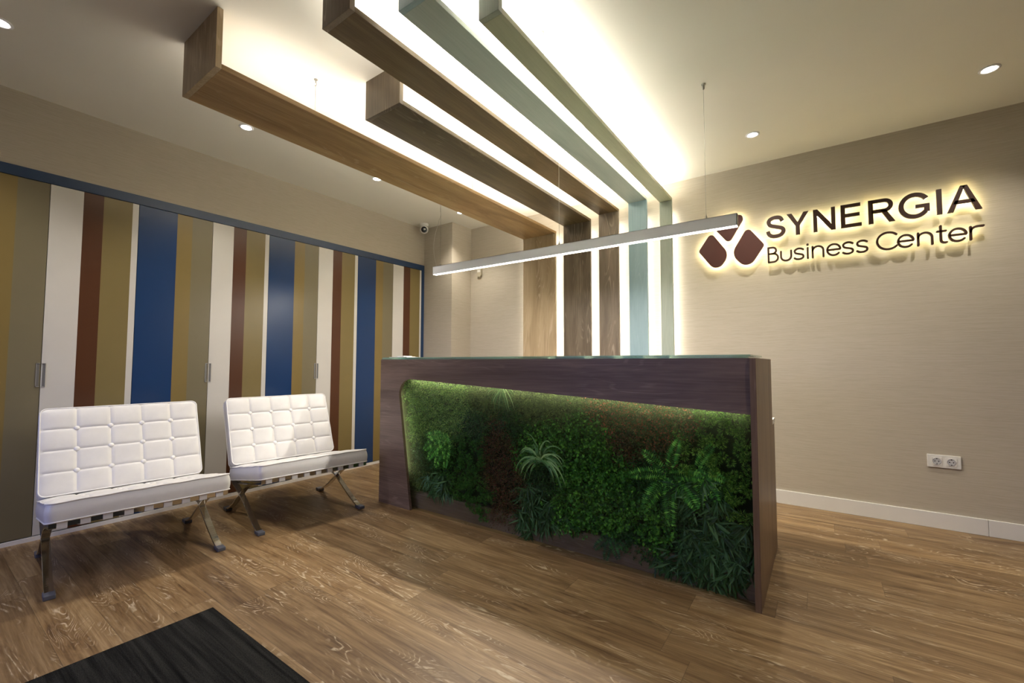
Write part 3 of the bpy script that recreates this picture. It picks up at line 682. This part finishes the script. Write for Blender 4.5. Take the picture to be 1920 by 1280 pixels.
obj('glass_pane', B((-2.74, FY+0.024, 0.004), (xs0-0.001, FY+0.028, 1.0)), MAT['pane'], desk, label='hazed glass pane over the plants')
obj('kick_board', B((-2.76, 2.335, 0), (xs0-0.001, 2.352, 0.125)), MAT['desk'], desk)

# LED strips hidden behind the upper and left edges of the opening light the plants
zl = lambda x: 0.866+(xs0-x)*0.117/(-xs0+2.69*0+xs0+2.452)
ang = math.atan2(0.117, 2.452+0.0)
Lh = 2.30; xm = -1.42; zm_ = 0.866+(xs0-xm)*0.0478+0.022
led = obj('edge_led_strip', B((-2.56, FY+0.052, 1.000), (xs0-0.01, FY+0.060, 1.004)), MAT['led'], desk)
light('edge_light', 'AREA', (xm, FY+0.060, zm_), (0, ang, 0), P_EDGE, (1, 0.96, 0.72), desk, shape='RECTANGLE', size=2.25, size_y=0.01)
light('edge_light', 'AREA', (-2.664, FY+0.060, 0.58), (0, -math.pi/2-math.atan2(0.16, 0.983), 0), P_EDGE*0.45, (1, 0.96, 0.72), desk, shape='RECTANGLE', size=0.62, size_y=0.01)
# papers on the glass top
zt = 1.1415
r = thing('leaflet_holder', 'small white card holder with papers on the left end of the glass counter', 'holder', (-2.78, 2.36, zt))
obj('tray', B((-2.87, 2.32, zt), (-2.66, 2.44, zt+0.005)), MAT['white'], r)
obj('card_stack', B((-2.79, 2.335, zt+0.005), (-2.71, 2.42, zt+0.014)), MAT['skirting'], r)
obj('paper_sheet', B((-2.715, 2.33, zt+0.005), (-2.67, 2.42, zt+0.008)), MAT['white'], r)

# ---------------------------------------------------------------- green wall
YB = 2.385      # plane the plants grow from
green = thing('vertical_garden', 'dense vertical garden of mixed ferns, moss and leaves set in the desk front', 'plants', (-1.5, YB, 0.1))
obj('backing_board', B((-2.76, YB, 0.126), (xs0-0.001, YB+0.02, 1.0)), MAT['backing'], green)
class Lf:
    def __init__(s): s.v = []; s.f = []
    def leaf(s, b, d, n, L, W, curl=0.15, fold=0.25):
        d = d/np.linalg.norm(d); n = n-d*np.dot(n, d); n = n/(np.linalg.norm(n)+1e-9); t = np.cross(d, n); k = len(s.v)
        s.v += [b, b+d*L*.5+t*W*.5+n*W*fold, b+d*L-n*L*curl, b+d*L*.5-t*W*.5+n*W*fold, b+d*L*.5]
        s.f += [(k, k+1, k+4), (k+1, k+2, k+4), (k+2, k+3, k+4), (k+3, k, k+4)]
    def blade(s, pts, w, n):
        k = len(s.v); m = len(pts)
        for i, p in enumerate(pts):
            t = pts[min(i+1, m-1)]-pts[max(i-1, 0)]; sd = np.cross(t, n); sd = sd/(np.linalg.norm(sd)+1e-9)
            ww = w*(1-(i/(m-1))**2*.95)*.5*(0.6+0.4*min(1, i/1.5)); s.v += [p+sd*ww, p-sd*ww]
        for i in range(m-1): s.f.append((k+2*i, k+2*i+1, k+2*i+3, k+2*i+2))
    def make(s, name, m, label, parent):
        V = np.array(s.v)-np.array(parent.location)
        me = bpy.data.meshes.new(name); me.from_pydata(V.tolist(), [], s.f); o = link(name, me, m, parent); o['label'] = label; return o
rv = lambda s=1.0: RNG.normal(size=3)*s
FRONT = FY+0.031
def clampy(P, lo=FRONT): 
    P[1] = max(P[1], lo); return P
def zone_top(x): return 0.866+(xs0-x)*(0.983-0.866)/(xs0+2.69)-0.004
def zone_left(z): return -2.530-(z)*(0.16/0.983)+0.004
def zone_bot(x): return 0.085+0.055*math.sin(x*5.3+1)+0.02*math.sin(x*17)+(0.03 if x < -2.2 else 0)
SEEDS = [ # x,z,weight,type
 (-2.45,.84,1,'feather'),(-2.15,.80,1,'feather'),(-2.55,.60,.8,'feather'),(-2.25,.60,.9,'feather'),
 (-1.90,.86,.8,'olive'),(-1.95,.68,.7,'dark'),(-2.42,.42,1,'dark'),(-2.50,.18,1,'olive'),(-2.32,.20,.8,'bamboo'),
 (-2.08,.46,1.1,'moss'),(-1.98,.22,1.1,'moss'),(-2.15,.30,.8,'moss'),
 (-1.74,.58,.9,'red'),(-1.72,.34,.9,'red'),(-1.68,.14,.8,'red'),(-1.62,.70,.8,'dark'),
 (-1.50,.83,1,'olive'),(-1.28,.86,.9,'olive'),(-1.48,.60,.8,'box'),(-1.40,.42,.8,'dark'),(-1.44,.16,1,'bamboo'),
 (-1.25,.62,1.1,'box'),(-1.15,.40,1.2,'box'),(-1.20,.18,1,'box'),(-.98,.50,1,'box'),(-.95,.26,1.1,'box'),(-1.08,.72,.8,'box'),(-.86,.14,.8,'dark'),
 (-.98,.82,1,'redtop'),(-.78,.78,1,'redtop'),(-.60,.80,.8,'redtop'),(-.88,.64,.7,'red'),(-.66,.64,.5,'red'),
 (-.74,.50,.8,'dark'),(-.60,.34,.8,'dark'),(-.70,.22,.7,'box'),
 (-.40,.80,1,'sedum'),(-.32,.64,1,'sedum'),(-.33,.46,.8,'sedum'),(-.50,.66,.8,'sedum'),
 (-.48,.40,.9,'bamboo'),(-.36,.24,1.1,'bamboo'),(-.55,.14,1.1,'bamboo'),(-.32,.10,.9,'bamboo')]
def assign(n):
    x = RNG.uniform(-2.70, xs0-0.01, n); z = RNG.uniform(0.04, 0.99, n); keep = []
    for a, b in zip(x, z):
        if b > zone_top(a)-.0 or a < zone_left(b) or b < zone_bot(a): continue
        jx, jz = a+RNG.normal()*.025, b+RNG.normal()*.025
        k = min(range(len(SEEDS)), key=lambda i: math.hypot(jx-SEEDS[i][0], jz-SEEDS[i][1])/SEEDS[i][2]); keep.append((a, b, k))
    return keep
patches = {i: Lf() for i in range(len(SEEDS))}
def grow(P, x, z, ty, sc=1.0):
    base = np.array([x, YB, z]); out = np.array([0.0, -1.0, 0.0])
    depth = RNG.uniform(.035, .088)
    if ty in ('box', 'feather', 'red', 'redtop', 'olive', 'dark'):
        d = out*1.0+rv(.28)+np.array([0, 0, -.12]); d /= np.linalg.norm(d)
        nl, L_, W_ = {'box': (7, .0200, .0150), 'feather': (13, .016, .0048), 'red': (10, .0125, .007), 'redtop': (9, .015, .008), 'olive': (12, .020, .0042), 'dark': (11, .021, .006)}[ty]
        for j in range(nl):
            t = (j+1)/nl; c = base+d*depth*(.45+.55*t)+rv(.008)
            ld = d*.5+rv(.75); ld[1] -= .15
            c = clampy(c, FRONT+.008); tip = c+ld/np.linalg.norm(ld)*L_
            if tip[1] < FRONT: ld[1] = abs(ld[1])
            P.leaf(c, ld, out+rv(.5), L_*RNG.uniform(.7, 1.25), W_*RNG.uniform(.8, 1.2), .1)
    elif ty in ('moss', 'sedum'):
        R_ = RNG.uniform(.020, .030) if ty == 'moss' else RNG.uniform(.022, .032)
        c = base+out*(depth*.9); c[1] = max(c[1], FRONT+R_+.002); m = 70
        for j in range(m):
            d = rv(1); d /= np.linalg.norm(d)
            if d[1] > .5: d[1] *= -1
            P.leaf(c+d*R_*.35, d, rv(1), R_*RNG.uniform(.55, .7), .0035 if ty == 'moss' else .0045, .05)
    elif ty == 'bamboo':
        c = base+out*depth*.8; c = clampy(c, FRONT+.02); a0 = RNG.uniform(-2.6, -.5)
        for j in range(6):
            a = a0+RNG.normal()*.55; d = np.array([math.cos(a), -.10+RNG.normal()*.18, math.sin(a)])
            L_ = RNG.uniform(.06, .115); tipy = c[1]+d[1]*L_
            if tipy < FRONT: d[1] = (FRONT+.002-c[1])/L_
            if c[0]+d[0]*L_ > xs0-.004: d[0] = -abs(d[0])
            P.leaf(c+rv(.004), d, out+rv(.4), L_, RNG.uniform(.009, .015), .02, .12)
for x, z, k in assign(11500):
    ty = SEEDS[k][3]
    if ty in ('moss', 'sedum') and RNG.random() > .24: continue
    if ty == 'bamboo' and RNG.random() > .42: continue
    grow(patches[k], x, z, ty)
PN = {'feather': ('feathery_foliage', 'light feathery foliage'), 'box': ('boxwood_foliage', 'bright small-leaved boxwood foliage'), 'moss': ('moss_cushions', 'round dark green moss tufts'),
      'red': ('reddish_foliage', 'dark red-brown tiny foliage'), 'redtop': ('red_tipped_foliage', 'green foliage with red tips'), 'sedum': ('sedum_heads', 'round yellow-green sedum heads'),
      'bamboo': ('bamboo_leaves', 'dark long narrow bamboo-like leaves'), 'dark': ('conifer_foliage', 'dark green needle foliage'), 'olive': ('olive_foliage', 'olive green fine foliage')}
for k, P in patches.items():
    if P.v: P.make(PN[SEEDS[k][3]][0], LEAF[SEEDS[k][3]], PN[SEEDS[k][3]][1], green)
def fern(x, z, angs, Ls, label, mk='fern'):
    P = Lf()
    for a, L_ in zip(angs, Ls):
        a = math.radians(a); p = np.array([x, YB-.05, z]); d = np.array([math.cos(a), -.25, math.sin(a)]); n = int(L_/.0105); pts = []
        for i in range(n):
            t = i/n; d = d+np.array([0, .010, -.012*(1+i*.12)]); d /= np.linalg.norm(d); p = p+d*.0105; p = clampy(p.copy(), FRONT+.006); pts.append(p.copy())
            side = np.cross(d, np.array([0, -1, 0])); side /= np.linalg.norm(side)+1e-9
            ll = (L_*.12+.012)*math.sin(math.pi*min(1, .12+t*.86))**.6+.003
            for sg in (-1, 1):
                dd = side*sg+d*.35+np.array([0, -.05, 0]); P.leaf(p.copy(), dd, np.array([0, -1., .3])+rv(.12), ll, .0105, .12, .1)
        P.blade(pts, .0022, np.array([0, -1., 0]))
    P.make('fern_plant', LEAF[mk], label, green)
fern(-2.20, .56, [168, 188, 208, 232, 262], [.22, .27, .27, .26, .22], 'fern with fronds reaching to the left')
fern(-.66, .52, [75, 130, 15, -35, -85, -130, 175], [.20, .17, .18, .22, .25, .25, .21], 'fern with broad fronds right of centre')
fern(-.52, .58, [60, -10, -50, -80], [.15, .14, .18, .18], 'small fern near the right end')
fern(-.98, .14, [-60, -100, -20, -140], [.12, .13, .12, .12], 'small fern hanging at the lower edge', 'dark')
def spider(x, z, n, L_, label, mk='spider', a0=0, a1=360, droop=.05, w=.006):
    P = Lf()
    for j in range(n):
        a = math.radians(RNG.uniform(a0, a1)); p = np.array([x, YB-.055, z])+rv(.006); d = np.array([math.cos(a), -.45, math.sin(a)])+rv(.08); pts = [p.copy()]; l = L_*RNG.uniform(.6, 1.1)
        for i in range(11):
            d = d+np.array([0, .04, -droop*(1+i*.22)]); d /= np.linalg.norm(d); p = p+d*l/11; p = clampy(p.copy(), FRONT+.003); p[0] = min(p[0], xs0-.01); pts.append(p.copy())
        P.blade(pts, w, np.array([0.15, -1., .2]))
    P.make('spider_plant', LEAF[mk], label, green)
spider(-1.72, .93, 30, .17, 'pale arching grass tuft at the top edge', 'spider', 150, 390, .07, .008)
spider(-1.42, .50, 46, .23, 'striped spider plant with long arching leaves', 'spider', -20, 220, .10, .011)
spider(-2.22, .20, 22, .14, 'small blue-green grass tuft at lower left', 'blue', 150, 330, .04, .0055)
spider(-2.42, .26, 16, .13, 'small pale grass tuft by the left edge', 'blue', 180, 330, .05, .005)
spider(-1.98, .74, 16, .12, 'thin grass tuft under the upper edge', 'dark', 0, 360, .06, .005)

# ---------------------------------------------------------------- white leather chairs
def cushion(L_, W_, T_, nu, nv, puff=0.016, res=15, r=0.03):
    bm = BM(); U, V = nu*res, nv*res; g = []
    def plan(u, v):
        x, y = (u-.5)*L_, (v-.5)*W_; hx, hy = L_/2-r, W_/2-r
        if abs(x) > hx and abs(y) > hy:
            dx, dy = abs(x)-hx, abs(y)-hy; m = max(dx, dy)/r; n_ = math.hypot(dx, dy)
            if n_ > 0: k = m*r/n_; x = math.copysign(hx+dx*k, x); y = math.copysign(hy+dy*k, y)
        return x, y
    for i in range(U+1):
        row = []
        for j in range(V+1):
            u, v = i/U, j/V; x, y = plan(u, v); a, b = (u*nu) % 1, (v*nv) % 1
            s = abs(math.sin(math.pi*a)*math.sin(math.pi*b)); h = T_/2-.004+puff*s**.45-.004*math.exp(-min(abs(u*nu-round(u*nu))/nu*L_, abs(v*nv-round(v*nv))/nv*W_)/.003)
            du = min(abs(u*nu-round(u*nu)), 1)/nu*L_; dv = abs(v*nv-round(v*nv))/nv*W_
            iu, iv = round(u*nu), round(v*nv)
            if 0 < iu < nu and 0 < iv < nv: h -= .008*math.exp(-math.hypot(du, dv)/.022)
            e = min(u*L_, (1-u)*L_, v*W_, (1-v)*W_); h = h-.006*math.exp(-e/.02)+.004*math.exp(-e/.003)
            h += .0022*math.sin(x*31+y*17)*math.sin(y*23-x*9)
            row.append(bm.verts.new((x, y, h)))
        g.append(row)
    for i in range(U):
        for j in range(V): bm.faces.new((g[i][j], g[i+1][j], g[i+1][j+1], g[i][j+1]))
    rim = [g[i][0] for i in range(U)]+[g[U][j] for j in range(V)]+[g[i][V] for i in range(U, 0, -1)]+[g[0][j] for j in range(V, 0, -1)]
    prev = rim; cx_ = 0
    for k in range(1, 7):
        t = k/6; ring = []
        for vtx in rim:
            x, y = vtx.co.x, vtx.co.y; n_ = Vector((x/(L_/2), y/(W_/2))); bl = .006*math.sin(math.pi*t)
            ring.append(bm.verts.new((x+math.copysign(bl, x)*(abs(x) > L_/2-r-.001), y+math.copysign(bl, y)*(abs(y) > W_/2-r-.001), vtx.co.z*(1-t)+(-T_/2)*t)))
        for i in range(len(rim)): j = (i+1) % len(rim); bm.faces.new((prev[i], ring[i], ring[j], prev[j]))
        prev = ring
    bm.faces.new(prev)
    top = [(v.co.x*1.004, v.co.y*1.004, v.co.z) for v in rim]; bot = [(v.co.x*1.004, v.co.y*1.003, -T_/2+.001) for v in prev]
    def surf(iu, iv): return g[iu*res][iv*res].co.copy()
    btn = [surf(i, j) for i in range(1, nu) for j in range(1, nv)]
    return bm, top, bot, btn
def bar(bm, pts, w_, t_, y):    # flat bar following (x,z) curve, w_ across (y), t_ thick
    P = [Vector((a, b)) for a, b in cat(pts, 6)]; rings = []
    for i, p in enumerate(P):
        t = (P[min(i+1, len(P)-1)]-P[max(i-1, 0)]).normalized(); n_ = Vector((-t.y, t.x))*t_/2
        rings.append([bm.verts.new((p.x+n_.x*s, y+w_/2*q_, p.y+n_.y*s)) for s, q_ in ((-1, -1), (1, -1), (1, 1), (-1, 1))])
    for a, b in zip(rings, rings[1:]):
        for k in range(4): bm.faces.new((a[k], a[(k+1) % 4], b[(k+1) % 4], b[k]))
    bm.faces.new(rings[0]); bm.faces.new(rings[-1])
LEG_A = [(.345, .012), (.27, .034), (.17, .078), (.07, .128), (-.03, .176), (-.12, .206), (-.195, .232), (-.248, .290), (-.292, .375), (-.345, .49), (-.405, .63), (-.468, .79)]
LEG_B = [(-.345, .012), (-.27, .034), (-.19, .075), (-.11, .128), (-.03, .184), (.05, .236), (.14, .275), (.26, .305), (.385, .330)]
def make_chair(lab, loc, rz):
    root = thing('lounge_chair', lab, 'chair', loc, 'white tufted leather lounge chairs with chrome cross legs', rz)
    W_ = .745
    def place(o, M_): o.matrix_local = M_
    sl = math.radians(10)
    Ms = Matrix.Translation((.085, 0, .350)) @ Matrix.Rotation(-sl, 4, 'Y')
    bm, top, bot, btn = cushion(.63, W_, .098, 4, 5, .0042); bm.transform(Ms)
    sc = obj('seat_cushion', bm, MAT['leather'], root, smooth='auto', local=True)
    tr = lambda pts, M_: [M_ @ Vector(p) for p in pts]
    for loop in (top, bot): b2 = BM(); tube(b2, tr(loop, Ms), .0038, 6, True); obj('piping', b2, MAT['piping'], sc, smooth=True, local=True)
    def button(p, M_, par):
        b2 = BM(); bmesh.ops.create_uvsphere(b2, u_segments=12, v_segments=8, radius=.0135, matrix=M_ @ Matrix.Translation(p+Vector((0, 0, .0065))) @ Matrix.Diagonal((1, 1, .55, 1)))
        obj('button', b2, MAT['piping'], par, smooth=True, local=True)
    for p in btn: button(p, Ms, sc)
    lean = math.atan2(.200, .455); Lb = .505
    ax = Vector((-math.sin(lean), 0, math.cos(lean))); nrm = Vector((math.cos(lean), 0, math.sin(lean)))
    c = Vector((-.150, 0, .368))+ax*(Lb/2)-nrm*.045
    Mb = Matrix((( -ax.x, 0, nrm.x, c.x), (0, 1, 0, c.y), (-ax.z, 0, nrm.z, c.z), (0, 0, 0, 1)))
    bm, top, bot, btn = cushion(Lb, W_, .090, 4, 5, .0042); bm.transform(Mb)
    bc = obj('back_cushion', bm, MAT['leather'], root, smooth='auto', local=True)
    for loop in (top, bot): b2 = BM(); tube(b2, tr(loop, Mb), .0038, 6, True); obj('piping', b2, MAT['piping'], bc, smooth=True, local=True)
    for p in btn: button(p, Mb, bc)
    for y in (-.345, .345):
        for pts in (LEG_A, LEG_B):
            b2 = BM(); bar(b2, pts, .034, .011, y); lg = obj('leg', b2, MAT['chrome'], root, local=True, bevel=.0015)
            s = 1 if pts is LEG_A else -1
            b2 = BM(); box(b2, (.305*s, y-.021, 0), (.378*s, y+.021, .022)); obj('foot_pad', b2, MAT['pad'], lg, local=True, label='grey rubber foot', bevel=.004)
    b2 = BM(); box(b2, (.383, -.362, .329), (.394, .362, .352)); obj('cross_bar', b2, MAT['chrome'], root, local=True)
    b2 = BM(); box(b2, (-.232, -.345, .222), (-.200, .345, .233)); obj('cross_bar', b2, MAT['chrome'], root, local=True)
    b2 = BM(); box(b2, (-.470, -.345, .765), (-.459, .345, .795)); obj('cross_bar', b2, MAT['chrome'], root, local=True)
    for k in range(9):
        y = -.318+k*.0795; w2 = .018
        b2 = BM(); P_ = [(.380, .355), (.399, .354), (.399, .326), (.378, .326), (.34, .312), (.10, .262), (-.215, .218)]
        for (xa, za), (xb, zb) in zip(P_, P_[1:]):
            d = Vector((xb-xa, zb-za)).normalized(); n_ = Vector((-d.y, d.x))*.0015
            vs = [b2.verts.new((px+n_.x*s, y+w2*q_, pz+n_.y*s)) for (px, pz) in ((xa, za), (xb, zb)) for s in (-1, 1) for q_ in (-1, 1)]
            for f in ((0, 1, 3, 2), (4, 5, 7, 6), (0, 1, 5, 4), (2, 3, 7, 6), (0, 2, 6, 4), (1, 3, 7, 5)): b2.faces.new([vs[i] for i in f])
        obj('seat_strap', b2, MAT['strap'], root, local=True)
        b2 = BM()
        for (xa, za), (xb, zb) in (((-.466, .80), (-.252, .318)), ((-.252, .318), (-.235, .235))):
            d = Vector((xb-xa, zb-za)).normalized(); n_ = Vector((-d.y, d.x))*.0015
            vs = [b2.verts.new((px+n_.x*s, y+w2*q_, pz+n_.y*s)) for (px, pz) in ((xa, za), (xb, zb)) for s in (-1, 1) for q_ in (-1, 1)]
            for f in ((0, 1, 3, 2), (4, 5, 7, 6), (0, 1, 5, 4), (2, 3, 7, 6), (0, 2, 6, 4), (1, 3, 7, 5)): b2.faces.new([vs[i] for i in f])
        obj('back_strap', b2, MAT['strap'], root, local=True)
    return root
c1 = make_chair('white tufted leather lounge chair nearest the left picture edge', (-3.285, .830, 0), math.radians(-5.0))
c2 = copy_tree(c1); c2.location = (-3.262, 1.775, 0); c2.rotation_euler = (0, 0, math.radians(-7.0))
c2['label'] = 'white tufted leather lounge chair farther back, beside the reception desk'
